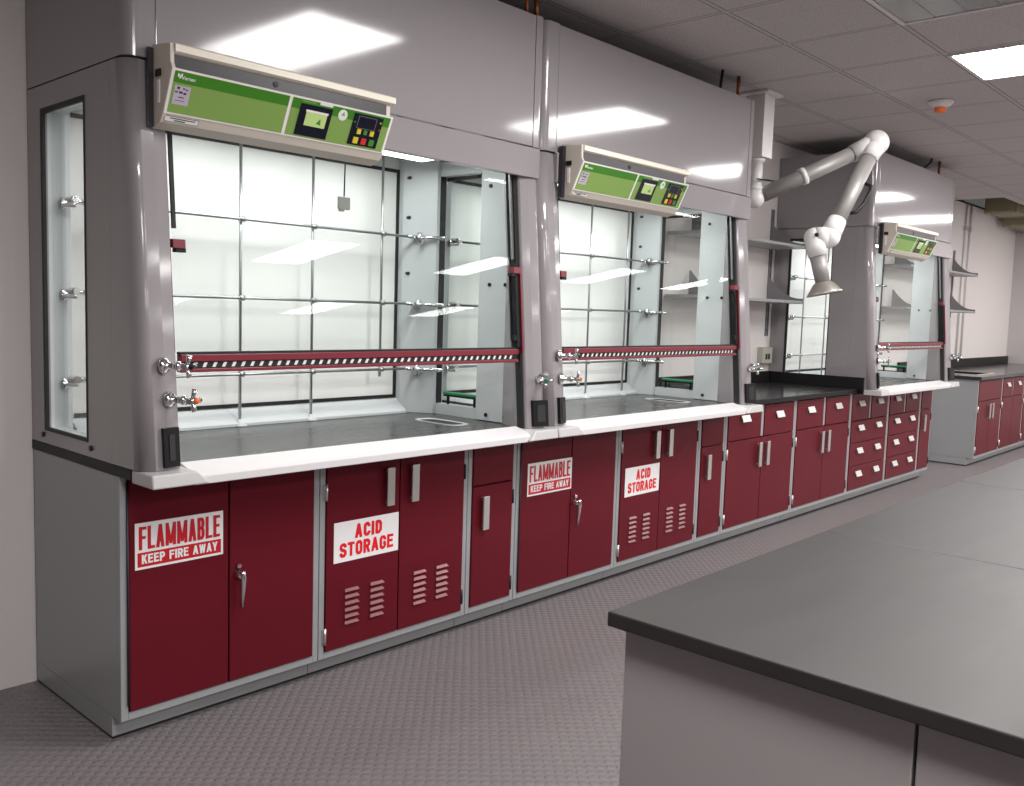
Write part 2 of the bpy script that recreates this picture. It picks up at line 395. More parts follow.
def strokes(mb, body, x, z, w, h, t, y, mi, gap=.30):
    """heavy block capitals on a plane facing -y, fitted to w x h"""
    units = sum((GL[c][0] if c != ' ' else .35) for c in body); n = len(body)
    # letter cell = inner width*u + t ; gaps of gap*u
    g = gap*t*2
    u = (w-n*t-(n-1)*g)/units
    cnt = [0]
    def quad(p):
        cnt[0] = cnt[0] % 24+1          # every stroke lies a hair in front of the last
        mb.face([(q[0], y-cnt[0]*4e-5, q[1]) for q in p], mi)
    for c in body:
        if c == ' ': x += .35*u+t+g; continue
        cw, spec = GL[c]; cw *= u
        X0, Z0, ih = x+t/2, z+t/2, h-t
        for cmd in spec.split():
            v = [float(q) for q in cmd[1:].split(',')]
            if cmd[0] == 'V':
                cx = X0+v[0]*cw; quad([(cx-t/2, Z0+v[1]*ih-t/2), (cx+t/2, Z0+v[1]*ih-t/2), (cx+t/2, Z0+v[2]*ih+t/2), (cx-t/2, Z0+v[2]*ih+t/2)])
            elif cmd[0] == 'H':
                cz = Z0+v[0]*ih; k = t*.43; quad([(X0+v[1]*cw-t/2, cz-k), (X0+v[2]*cw+t/2, cz-k), (X0+v[2]*cw+t/2, cz+k), (X0+v[1]*cw-t/2, cz+k)])
            elif cmd[0] == 'D':
                xa, za, xb, zb = X0+v[0]*cw, z+v[1]*h, X0+v[2]*cw, z+v[3]*h
                th = t*min(1.5, math.hypot(xb-xa, zb-za)/abs(zb-za))*(.86 if c in 'MW' else 1)
                quad([(xa-th/2, za), (xa+th/2, za), (xb+th/2, zb), (xb-th/2, zb)])
            else:
                P = [(X0+v[i]*cw, Z0+v[i+1]*ih) for i in range(0, len(v), 2)]
                for (xa, za), (xb, zb) in zip(P, P[1:]):
                    L = math.hypot(xb-xa, zb-za) or 1e-6; nx, nz = -(zb-za)/L*t/2, (xb-xa)/L*t/2
                    quad([(xa+nx, za+nz), (xb+nx, zb+nz), (xb-nx, zb-nz), (xa-nx, za-nz)])
                for i, (xa, za) in enumerate(P):
                    if 0 < i < len(P)-1 or P[0] == P[-1]: quad([(xa+t/2*math.cos(k*math.pi/4+.39), za+t/2*math.sin(k*math.pi/4+.39)) for k in range(8)])
        x += cw+t+g
def sign_flammable(parent, x0, x1, z0, z1, y):
    b = MB(); b.box(x0, y-.0015, z0, x1, y-.0002, z1, 0)
    w, h = x1-x0, z1-z0
    b.box(x0+.008, y-.002, z0+.008, x1-.008, y-.0015, z0+h*.36, 1)
    strokes(b, 'FLAMMABLE', x0+w*.04, z0+h*.42, w*.92, h*.50, .0112, y-.0021, 1, .16)
    strokes(b, 'KEEP FIRE AWAY', x0+w*.07, z0+h*.115, w*.86, h*.20, .0066, y-.0024, 0, .18)
    return build('sign', b, [M['signw'], M['signred']], parent, norm=False, label='white and red FLAMMABLE KEEP FIRE AWAY sign')
def sign_acid(parent, x0, x1, z0, z1, y):
    b = MB(); b.box(x0, y-.0015, z0, x1, y-.0002, z1, 0)
    w, h = x1-x0, z1-z0
    strokes(b, 'ACID', x0+w*.31, z0+h*.54, w*.42, h*.355, .0135, y-.0021, 1, .22)
    strokes(b, 'STORAGE', x0+w*.085, z0+h*.115, w*.83, h*.355, .0125, y-.0021, 1, .20)
    return build('sign', b, [M['signw'], M['acidred']], parent, norm=False, label='white sign with red ACID STORAGE lettering')
def latch(parent, x, y, z):
    b = MB(); b.lathe([(.017, 0), (.017, -.006), (.012, -.014), (.012, -.03)], (x, y, z), (0, 1, 0), n=18)
    b.chain([((x, y-.026, z+.016), .008), ((x+.002, y-.029, z+.008), .011), ((x+.004, y-.030, z-.012), .0105), ((x+.004, y-.028, z-.05), .0085), ((x+.003, y-.024, z-.112), .006)], n=12)
    b.lathe([(.008, 0), (.008, -.012)], (x, y, z+.03), (0, 1, 0), n=14)
    build('latch_handle', b, M['chrome'], parent, label='chrome lever latch')

X = [0, .758, 1.539, 1.856, 2.653, 3.462, 3.770, 4.725, 5.682, 6.466, 7.237, 7.556]
def flammable_cab(x0, x1, label, sg):
    t = thing('flammable_cabinet', ((x0+x1)/2, .3, 0), label, 'cabinet', 'flammables cabinets'); st = body(t, x0, x1, 0, side_kick=True)
    xm = (x0+x1)/2
    d1 = door(t, x0+st, xm, KZ+.026, TZ, 0); d2 = door(t, xm, x1-st, KZ+.026, TZ, 0)
    sign_flammable(d1, sg[0], sg[1], sg[2], sg[3], YD)
    latch(d2, xm+.034, YD, .49)
    h = MB(); h.cyl((x0+st-.001, -.004, KZ+.05), (x0+st-.001, -.004, TZ-.01), .004, n=8); build('piano_hinge', h, M['slot'], d1)
def acid_cab(x0, x1, label, sg, lv):
    t = thing('acid_cabinet', ((x0+x1)/2, .3, 0), label, 'cabinet', 'acid cabinets'); st = body(t, x0, x1, 0)
    xm = (x0+x1)/2-.003
    d1 = door(t, x0+st, xm, KZ+.026, TZ, 0, lv=lv[:2]); d2 = door(t, xm, x1-st, KZ+.026, TZ, 0, lv=lv[2:])
    sign_acid(d1, sg[0], sg[1], sg[2], sg[3], YD)
    pull_bar(d1, xm-.066, .643, .797, YD); pull_bar(d2, xm+.064, .643, .797, YD)
    for z in (.73, .17): hinge(d1, x0+st, z, 0); hinge(d2, x1-st, z, 0, 'slot')
def narrow_cab(x0, x1, label, top=.655):
    t = thing('narrow_cabinet', ((x0+x1)/2, .3, 0), label, 'cabinet', 'narrow cabinets'); st = body(t, x0, x1, 0)
    door(t, x0+st, x1-st, top, TZ, 0, 'blank_panel'); d = door(t, x0+st, x1-st, KZ+.026, top, 0)
    pull_bar(d, x0+st+.066, .457, .608, YD)
    for z in (.58, .17): hinge(d, x1-st, z, 0, 'slot')
def door_drawer_cab(x0, x1, label, yf=0, pulls=True, blank=False, cat='cabinet', doorpulls=True):
    xm = (x0+x1)/2; ZS = .66
    t = thing('base_cabinet', (xm, .3, 0), label, cat, 'door and drawer cabinets'); st = body(t, x0, x1, yf, mull=() if blank else ((xm, ZS+.004, TZ),), side_kick=yf != 0)
    if blank: door(t, x0+st, x1-st, ZS, TZ, yf, 'blank_panel')
    else:
        for a, b in ((x0+st, xm-.02), (xm+.02, x1-st)):
            d = door(t, a, b, ZS, TZ, yf, 'drawer'); pull_cup(d, (a+b)/2, (ZS+TZ)/2+.03, yf+YD)
    d1 = door(t, x0+st, xm, KZ+.026, ZS, yf); d2 = door(t, xm, x1-st, KZ+.026, ZS, yf)
    if doorpulls: pull_bar(d1, xm-.052, .468, .628, yf+YD); pull_bar(d2, xm+.056, .468, .628, yf+YD)
    for z in (.58, .17): hinge(d1, x0+st, z, yf); hinge(d2, x1-st, z, yf, 'slot')
def drawer_cab(x0, x1, label):
    xm = (x0+x1)/2; zs = (KZ+.026, .292, .478, .655, TZ)
    t = thing('drawer_cabinet', (xm, .3, 0), label, 'cabinet', 'drawer cabinets'); st = body(t, x0, x1, 0, mull=((xm, .659, TZ),))
    for a, b in ((x0+st, xm-.02), (xm+.02, x1-st)):
        d = door(t, a, b, zs[3], TZ, 0, 'drawer'); pull_cup(d, (a+b)/2, .79, YD)
    for i in range(3):
        d = door(t, x0+st, x1-st, zs[i], zs[i+1], 0, 'drawer')
        for q in (.26, .76): pull_cup(d, x0+st+(x1-x0-2*st)*q, (zs[i]+zs[i+1])/2+.03, YD)

flammable_cab(X[0], X[1], 'nearest maroon two-door cabinet with a FLAMMABLE sign, at the left end of the row', (.047, .355, .572, .724))
acid_cab(X[1], X[2], 'nearest maroon vented cabinet with an ACID STORAGE sign, under the nearest hood', (.82, 1.14, .448, .606), (.907, 1.032, 1.26, 1.387))
narrow_cab(X[2], X[3], 'narrow maroon cabinet between the first ACID STORAGE and second FLAMMABLE cabinets')
flammable_cab(X[3], X[4], 'second maroon two-door cabinet with a FLAMMABLE sign, under the second hood', (1.927, 2.256, .563, .72))
acid_cab(X[4], X[5], 'farther maroon vented cabinet with an ACID STORAGE sign, under the second hood', (2.716, 3.042, .455, .612), (2.80, 2.93, 3.165, 3.30))
narrow_cab(X[5], X[6], 'narrow maroon cabinet right of the second ACID STORAGE cabinet, under the second hood')
door_drawer_cab(X[6], X[7], 'maroon two-drawer two-door cabinet under the right corner of the second hood')
door_drawer_cab(X[7], X[8], 'maroon two-drawer two-door cabinet under the black worktop, left of the drawer stacks')
drawer_cab(X[8], X[9], 'left one of the two maroon all-drawer cabinets, at the third hood')
drawer_cab(X[9], X[10], 'right one of the two maroon all-drawer cabinets, under the third hood')
narrow_cab(X[10], X[11], 'narrow maroon cabinet at the far end of the row under the third hood')

# ------------------------------------------------------------------ worktops
HX = [(0, 1.884), (1.886, 3.82), (5.70, 7.57)]
for i, (a, b) in enumerate(HX):
    lab = ('dark grey work surface inside the nearest fume hood', 'dark grey work surface inside the second fume hood', 'dark grey work surface inside the third, farthest fume hood')[i]
    t = thing('work_surface', ((a+b)/2, .3, .881), lab, 'worktop', 'work surfaces in the hoods')
    s = MB(); s.box(a, -.083, .881, b, D-.004, .913, 1); s.box(a+.01, -.078, .913, b-.01, D-.006, .9145, 0)
    build('slab', s, [M['hoodtop'], M['edge']], t)
    cx, cy = a+1.60, .245
    if i < 2:
        r = MB(); n = 28
        def oval(k, q, z):
            ang = 2*math.pi*k/n; rx, ry = .05*q, .125*q
            e = 4
            cc, ss = math.cos(ang), math.sin(ang)
            return (cx+rx*math.copysign(abs(cc)**(2/e), cc), cy+ry*math.copysign(abs(ss)**(2/e), ss), z)
        rings = [(1.16, .9146), (1.16, .9175), (1.0, .9175), (.95, .9152), (.0, .9150)]
        vs = [[r.bm.verts.new(oval(k, q, z)) for k in range(n)] for q, z in rings[:-1]]
        for j, (p1, p2) in enumerate(zip(vs, vs[1:])):
            for k in range(n): r.bm.faces.new((p1[k], p1[(k+1) % n], p2[(k+1) % n], p2[k])).material_index = 0
        r.bm.faces.new(vs[-1]).material_index = 1
        build('cup_sink', r, [M['liner'], M['rubber']], t, label='oval cup sink with a pale rim')

t = thing('worktop', (4.7, .3, .881), 'black worktop with upstands between the second and third hoods', 'worktop')
build('slab', MB().box(3.823, -.04, .88, 5.697, D-.004, .914).box(3.823, -.0415, .88, 5.697, -.0402, .911, 1), [M['epoxy'], M['edge']], t, bevel=.003)
build('side_upstand', MB().box(5.672, -.09, .9145, 5.693, D-.006, 1.004), M['edge'], t, bevel=.002)
build('back_upstand', MB().box(3.823, D-.03, .9145, 5.67, D-.006, 1.004), M['edge'], t, bevel=.002)

# ------------------------------------------------------------------ fume hoods
F = -.065
def yf(z): return F-(2.02-z)*.0868
def frame_boxes(mb, x0, x1, y0, y1, z0, z1, hy0, hy1, hz0, hz1, mi=0):
    """slab in the x direction with a rectangular hole"""
    mb.box(x0, y0, z0, x1, hy0, z1, mi); mb.box(x0, hy1, z0, x1, y1, z1, mi)
    mb.box(x0, hy0, z0, x1, hy1, hz0, mi); mb.box(x0, hy0, hz1, x1, hy1, z1, mi)
    return mb
def valve(parent, p, cap, flip):
    """chrome service fixture with a stem and a four-arm handle; points out and toward the opening"""
    n = Vector((.55*flip, -.83, 0)).normalized(); p = Vector(p)
    b = MB(); b.lathe([(.026, 0), (.026, .006), (.02, .016), (.011, .02), (.011, .045), (.015, .048), (.015, .058), (.008, .06), (.008, .082)], p, n, n=18)
    v = build('valve', b, M['chrome'], parent, label='chrome service valve')
    q = p+n*.08; u = Vector((0, 0, 1)); w = n.cross(u)
    h = MB()
    for a in (u, -u, w, -w):
        h.chain([(q, .006), (q+a*.018+n*.003, .007), (q+a*.034+n*.008, .009)], n=8)
    h.lathe([(.011, -.004), (.011, .010)], q, n, n=12)
    build('valve_handle', h, M['chrome'], v)
    build('valve_cap', MB().lathe([(.010, 0), (.010, .006), (.006, .012)], q+n*.0102, n, n=12), M[cap], v, label={'orange': 'orange cap', 'capgreen': 'green cap'}.get(cap, 'black cap'))

def fume_hood(a, b, label, idx):
    W = b-a
    t = thing('fume_hood', ((a+b)/2, .3, .9145), label, 'fume hood', 'fume hoods')
    Bd = lambda name, mb, m, par=t, **k: build(name, mb, m, par, **k)
    P = M['paint']
    zb = .9147; ZS = 2.155; ZT = 2.72; B = D-.006
    # upper casing
    Bd('upper_casing', MB().box(a+.001, -.005, ZS+.003, b-.001, B, ZT), P)
    pl = [(a, 0)] + arc(a+.04, F+.04, .04, 180, 270, 8) + [(a+.092, F), (a+.092, 0)]
    Bd('upper_column', MB().prism(pl, 'z', ZS+.003, ZT+.003, smooth=False), P, bevel=0)
    pr = [(b, 0)] + [(2*b-x, y) for x, y in arc(b+.03, F+.03, .03, 180, 270, 8)] + [(b-.062, F), (b-.062, 0)]
    Bd('upper_column', MB().prism(pr, 'z', ZS+.003, ZT+.003), P)
    Bd('upper_panel', MB().box(a+.0945, F, ZS+.004, b-.0645, -.006, ZT), P, bevel=.003)
    Bd('header_panel', MB().box(a+.096, F-.010, 2.022, b-.022, F+.02, ZS-.002), P, bevel=.004)
    # side walls: outer skin, window, inner liner
    hy0, hy1, hz0, hz1 = .225, .585, .962, 2.075
    for s in (0, 1):
        xo, xi = (a+.001, a+.072) if s == 0 else (b-.001, b-.072)
        sg = 1 if s == 0 else -1
        Bd('side_panel', frame_boxes(MB(), xo, xo+sg*.02, .045, B, zb, ZS-.002, hy0, hy1, hz0, hz1), P)
        Bd('side_liner', frame_boxes(MB(), xo+sg*.0205, xi, .0, B-.02, zb, ZS-.002, hy0+.004, hy1+.012 if s == 0 else hy1-.06, hz0+.004, hz1-.004), M['liner'])
        g = MB()
        op = (s == 0 and idx != 1) or (s == 1 and idx != 0)       # sides not against a neighbouring hood
        for (q0, q1) in ((-.003 if op else .0005, .008),):
            e = .017
            x0, x1 = xo+sg*q0, xo+sg*q1
            y1 = hy1
            g.box(x0, hy0, hz0, x1, hy0+.006, hz1); g.box(x0, y1-e, hz0, x1, y1, hz1)
            g.box(x0, hy0+.006, hz0, x1, y1-e, hz0+.012); g.box(x0, hy0+.006, hz1-e, x1, y1-e, hz1)
        if s: g.box(xi+sg*.0, hy1-.072, hz0+.005, xo+sg*.036, hy1-.0605, hz1-.005)
        gk = Bd('window_gasket', g, M['rubber'])
        Bd('window_pane', MB().box(xo+sg*.030, hy0+.005, hz0+.005, xo+sg*.034, hy1-.002 if s == 0 else hy1-.061, hz1-.005), M['glass'])
        bo = MB()
        for (yy, zz) in ((.20, .945), (.60, .945)):
            bo.cyl((xo, yy, zz), (xo-sg*.006, yy, zz), .009, n=10)
        if op and not (idx == 2 and s == 0): Bd('bolt', bo, M['black'])
        # pale inner cheek in front of the window
        Bd('inner_cheek', MB().box(xi, -.03, zb+.002, xi+sg*.016, .222, ZS-.06), M['liner'], bevel=.003)
        bo = MB()
        for (yy, zz) in ((.03, .945), (.15, .945), (.05, 1.55), (.15, 1.55), (.16, 2.0)):
            bo.cyl((xi+sg*.016, yy, zz), (xi+sg*.022, yy, zz), .009, n=10)
        Bd('bolt', bo, M['black'])
        # chamfered rear corner post
        xc = xi+sg*.001
        kw = (.115 if idx == 0 else .075) if s else .045
        pts = [(xc, .515 if s else .618), (xc+sg*.02, .515 if s else .618), (xc+sg*kw, .655 if s else .64), (xc+sg*kw, B-.022), (xc, B-.022)]
        Bd('corner_post', MB().prism(pts, 'z', zb+.001, ZS-.01), M['liner'])
        bo = MB()
        for zz in (1.60, 1.87, 2.06): bo.cyl((xc+sg*kw*.87, .64, zz), (xc+sg*kw*.87, .622, zz), .008, n=10)
        if s: Bd('bolt', bo, M['slot'])
        # front airfoil post, leaning out towards its foot
        def sec(z):
            y = yf(z)
            pts = [(0, .044)] + [(0, y+.055)] + arc(.05, y+.05, .05, 180, 262, 8) + [(.085, y+.004), (.126, y+.014), (.131, y+.022), (.131, y+.085), (.09, .044 if y+.085 < .04 else y+.13)]
            return [((a+.001+px) if s == 0 else (b-.001-px), py, z) for px, py in pts]
        m = MB(); zz = [zb+.0005, 1.2, 1.5, 1.8, ZS-.002]
        rings = [[m.bm.verts.new(q) for q in sec(z)] for z in zz]; n = len(rings[0])
        for r1, r2 in zip(rings, rings[1:]):
            for k in range(n):
                f = m.bm.faces.new((r1[k], r1[(k+1) % n], r2[(k+1) % n], r2[k])); f.smooth = 1 <= k <= 9
        m.bm.faces.new(rings[0]); m.bm.faces.new(rings[-1][::-1])
        po = Bd('post', m, P)
        X_ = lambda q: (a+q) if s == 0 else (b-q)
        # sash track behind the post
        tr = MB(); y0, y1 = yf(zb)+.038, yf(2.14)+.038
        def bar(mb, q0, q1, d0, d1, z0, z1, mi=0):
            mb.hexa([(X_(q0), yf(z0)+d0, z0), (X_(q1), yf(z0)+d0, z0), (X_(q1), yf(z0)+d1, z0), (X_(q0), yf(z0)+d1, z0),
                     (X_(q0), yf(z1)+d0, z1), (X_(q1), yf(z1)+d0, z1), (X_(q1), yf(z1)+d1, z1), (X_(q0), yf(z1)+d1, z1)], mi)
        k0 = 0 if s else -.018
        bar(tr, .132+k0, .143+k0, .030, .062, zb+.003, 1.25, 0); bar(tr, .132+k0, .150+k0, .030, .075, 1.25, 2.10, 0); bar(tr, .151, .163, .040, .049, 1.66, 2.10, 1 if s else 0)
        if s: bar(tr, .151, .163, .066, .074, 1.30, 2.10, 1)
        Bd('sash_track', tr, [M['rubber'], M['trackm']])
        # black service outlet let into the post foot
        ou = MB()
        def onpost(q, z, h): return (X_(q), yf(z)+.0035+(q-.085)*.25-h, z)
        q0, q1, z0, z1 = (.066, .122, .925, 1.045) if s == 0 else (.028, .106, .925, 1.04)
        def plate(mb, q0, q1, z0, z1, h0, h1, mi):
            P8 = [onpost(q0, z0, h1), onpost(q1, z0, h1), onpost(q1, z0, h0), onpost(q0, z0, h0), onpost(q0, z1, h1), onpost(q1, z1, h1), onpost(q1, z1, h0), onpost(q0, z1, h0)]
            mb.hexa(P8, mi)
        plate(ou, q0, q1, z0, z1, -.004, .014, 0); plate(ou, q0+.018, q1-.018, z0+.02, z1-.02, .0141, .0165, 1)
        Bd('outlet', ou, [M['black'], M['dark']], po)
        if s == 0:
            valve(po, onpost(.078, 1.236, .004), 'black', 1); valve(po, onpost(.094, 1.131, .001), 'orange', 1)
        else:
            valve(po, onpost(.055, 1.135, .006), 'capgreen', -1)
    # rear wall
    Bd('rear_panel', MB().box(a+.075, B-.018, zb+.001, b-.075, B-.006, ZS), M['white'])
    g = MB(); rw = .188 if idx == 0 else .15
    x0, x1, z0, z1, e = a+.126, b-rw, .985, 2.10, .016
    yb = B-.024
    g.box(x1-e, yb, z0, x1, B-.0185, z1); g.box(x0+e, yb, z0, x1-e, B-.0185, z0+e); g.box(x0+e, yb, z1-e, x1-e, B-.0185, z1)
    Bd('rear_gasket', g, M['rubber'])
    Bd('rear_sill', MB().prism([(B-.0185, zb+.001), (B-.11, zb+.001), (B-.11, zb+.012), (B-.03, .982), (B-.0185, .982)], 'x', a+.128, b-rw-.002), M['liner'])
    # lamp in the roof of the hood
    l = MB(); l.box(a+.25, .24, ZS-.045, b-.25, .46, ZS-.004, 1)
    l.face([(a+.26, .25, ZS-.0455), (a+.26, .45, ZS-.0455), (b-.26, .45, ZS-.0455), (b-.26, .25, ZS-.0455)], 0)
    Bd('lamp', l, [M['hoodlamp'], M['liner']], norm=False, label='lit hood lamp')
    Bd('inner_roof', MB().box(a+.075, -.02, ZS-.003, b-.075, B-.02, ZS+.002), M['white'])
    # sash: glass with a red slotted handle bar and red-edged side brackets
    s0, s1, zh0, zh1 = a+.154, b-.154, 1.208, 1.272
    gz0, gz1 = 1.262, 2.13
    gl = MB(); gl.hexa([(s0, yf(gz0)+.050, gz0), (s1, yf(gz0)+.050, gz0), (s1, yf(gz0)+.056, gz0), (s0, yf(gz0)+.056, gz0),
                        (s0, yf(gz1)+.050, gz1), (s1, yf(gz1)+.050, gz1), (s1, yf(gz1)+.056, gz1), (s0, yf(gz1)+.056, gz1)])
    sa = Bd('sash', gl, M['sash'], label='clear glass sliding sash')
    yh = yf(1.24)+.028
    h = MB(); h.box(s0, yh, 1.243, s1, yh+.03, 1.266); h.box(s0, yh, 1.209, s1, yh+.03, 1.2205); h.box(s0, yh+.012, 1.2205, s1, yh+.03, 1.243)
    Bd('sash_handle', h, M['sashred'], sa, bevel=.002, label='red sash handle bar')
    st = MB(); st.box(s0, yh+.008, 1.221, s1, yh+.0118, 1.2425, 0); st.box(s0, yh+.004, 1.2663, s1, yh+.03, 1.2735, 0)
    n = 44; w_ = (s1-s0-.06)/n
    for k in range(n):
        x = s0+.03+w_*(k+.3)
        st.hexa([(x, yh+.0065, 1.2245), (x+w_*.33, yh+.0065, 1.2245), (x+w_*.33, yh+.008, 1.2245), (x, yh+.008, 1.2245),
                 (x+w_*.22, yh+.0065, 1.2395), (x+w_*.55, yh+.0065, 1.2395), (x+w_*.55, yh+.008, 1.2395), (x+w_*.22, yh+.008, 1.2395)], 1)
    Bd('vent_strip', st, [M['rubber'], M['printw']], sa, label='black slotted strip along the sash handle')
    for s in (0, 1):
        X_ = lambda q: (a+q) if s == 0 else (b-q)
        r = MB()
        def bar2(q0, q1, d0, d1, z0, z1, mi):
            r.hexa([(X_(q0), yf(z0)+d0, z0), (X_(q1), yf(z0)+d0, z0), (X_(q1), yf(z0)+d1, z0), (X_(q0), yf(z0)+d1, z0),
                    (X_(q0), yf(z1)+d0, z1), (X_(q1), yf(z1)+d0, z1), (X_(q1), yf(z1)+d1, z1), (X_(q0), yf(z1)+d1, z1)], mi)
        k0 = 0 if s else -.036
        bar2(.137+k0, .146+k0, .012, .048, 1.25, 1.60, 0); bar2(.1461+k0, .168+k0, .02, .046, 1.275, 1.595, 1); bar2(.1375, .182 if s else .178, .014, .047, 1.598, 1.625, 0); bar2(.150, .190 if s else .182, .02, .045, 1.585, 1.598, 1)
        if s: bar2(.168, .186, .022, .044, 1.305, 1.328, 1)
        Bd('sash_bracket', r, [M['sashred'], M['black']], sa, label='red and black sash bracket')
    # airfoil sill and the corner blocks at the post feet
    si = MB().prism([(-.065, .9155), (-.10, .924), (-.190, .9005), (-.203, .892), (-.204, .868), (-.196, .865), (-.19, .884), (-.086, .905), (-.079, .9152)], 'x', a+.152, b-.152)
    Bd('airfoil_sill', si, M['sill'], bevel=.002, label='white sloping airfoil sill')
    for s in (0, 1):
        X_ = lambda q: (a+q) if s == 0 else (b-q)
        f = MB(); f.hexa([(X_(.002), -.225, .872), (X_(.19), -.225, .872), (X_(.19), -.0835, .872), (X_(.002), -.0835, .872), (X_(.002), -.218, .9142), (X_(.148), -.218, .9142), (X_(.148), -.0835, .9142), (X_(.002), -.0835, .9142)])
        Bd('corner_block', f, M['block'], bevel=.006, seg=3, label='pale corner block at the post foot')
    return t
fume_hood(HX[0][0], HX[0][1], 'nearest and largest grey fume hood, at the left', 0)
fume_hood(HX[1][0], HX[1][1], 'second grey fume hood, adjoining the nearest one, left of the black worktop', 1)
fume_hood(HX[2][0], HX[2][1], 'third, farthest grey fume hood, beyond the extraction arm', 2)

# ------------------------------------------------------------------ rod lattices, hanging tag, green bars
def lattice(a, b, label, verts):
    t = thing('rod_lattice', ((a+b)/2, .61, .9145), label, 'lab lattice', 'rod lattices in the hoods')
    y = .61; zs = (1.135, 1.452, 1.775); l, r = a+.085, b-(.15 if a == 0 else .125)
    for i, xq in enumerate(verts):
        x = a+xq; low = i < 2
        v = MB(); v.cyl((x, y, .918 if low else 1.10), (x, y, 2.148), .0062, n=10); build('vertical_rod', v, M['rod'], t)
        if low: build('rod_foot', MB().lathe([(.030, 0), (.030, .006), (.016, .012), (.011, .03)], (x, y, .9147), n=18), M['liner'], t)
        k = MB()
        for z in zs: k.cyl((x-.012, y-.010, z), (x+.012, y-.010, z), .012, n=10)
        build('rod_connector', k, M['rod'], t)
    for z in zs:
        build('horizontal_rod', MB().cyl((l+.02, y-.013, z), (r-.004, y-.013, z), .0062, n=10), M['rod'], t)
        for s, xx in ((1, l), (-1, r)):
            k = MB()
            if s > 0:
                k.lathe([(.024, 0), (.024, .006), (.013, .012), (.013, .05)], (xx-.012, y-.004, z-.012), (.8, -.55, 0), n=14)
                k.cyl((xx+.02, y-.052, z+.004), (xx+.02, y+.004, z+.004), .013, n=10); k.cyl((xx+.002, y-.014, z), (xx+.06, y-.014, z), .011, n=10)
            else:
                k.lathe([(.024, 0), (.024, .006), (.013, .012), (.013, .06)], (xx+.010, y-.030, z-.016), (-.8, -.55, 0), n=14)
                k.cyl((xx-.06, y-.016, z), (xx-.012, y-.030, z), .011, n=10); k.cyl((xx-.02, y-.045, z-.002), (xx+.075, y-.135, z-.004), .010, n=10)
                k.cyl((xx-.012, y-.05, z-.03), (xx-.012, y-.05, z+.02), .013, n=10)
            build('clamp', k, M['chrome'], t)
    return t
lattice(HX[0][0], HX[0][1], 'steel rod lattice against the bright back of the nearest hood', (.785, 1.14, 1.53))
lattice(HX[1][0], HX[1][1], 'steel rod lattice against the bright back of the second hood', (1.248, 1.625))
lattice(HX[2][0], HX[2][1], 'steel rod lattice seen through the side window of the third hood', (.80, .36))

t = thing('hanging_tag', (.925, .1, 2.14), 'small grey tag on a black cord hanging in the nearest hood', 'tag')
build('cord', MB().chain([((.93, .1, 2.106), .0028), ((.928, .1, 1.98), .0028), ((.925, .1, 1.852), .0028)], n=8), M['black'], t)
build('tag_plate', MB().box(.896, .095, 1.802, .952, .105, 1.85).box(.900, .0945, 1.794, .925, .1045, 1.802), mat('grey tag', (.30, .31, .28, 1), .5), t, bevel=.003)
for i, (a, b) in enumerate(HX):
    t = thing('green_bar', (b-.055, .35, .9665), ('green bar on black feet by the right window of the nearest hood', 'green bar on black feet by the right window of the second hood', 'green bar on black feet inside the third, farthest hood')[i], 'bar', 'green bars')
    x = b-.055
    build('bar', MB().box(x-.016, .235, 1.015, x+.014, .47, 1.028), M['benchgreen'], t, bevel=.004)
    f = MB(); f.box(x-.014, .238, 1.006, x+.012, .465, 1.0145)
    for y in (.445, .26): f.cyl((x, y, .9665), (x, y, 1.007), .008, n=10)
    build('feet', f, M['black'], t)

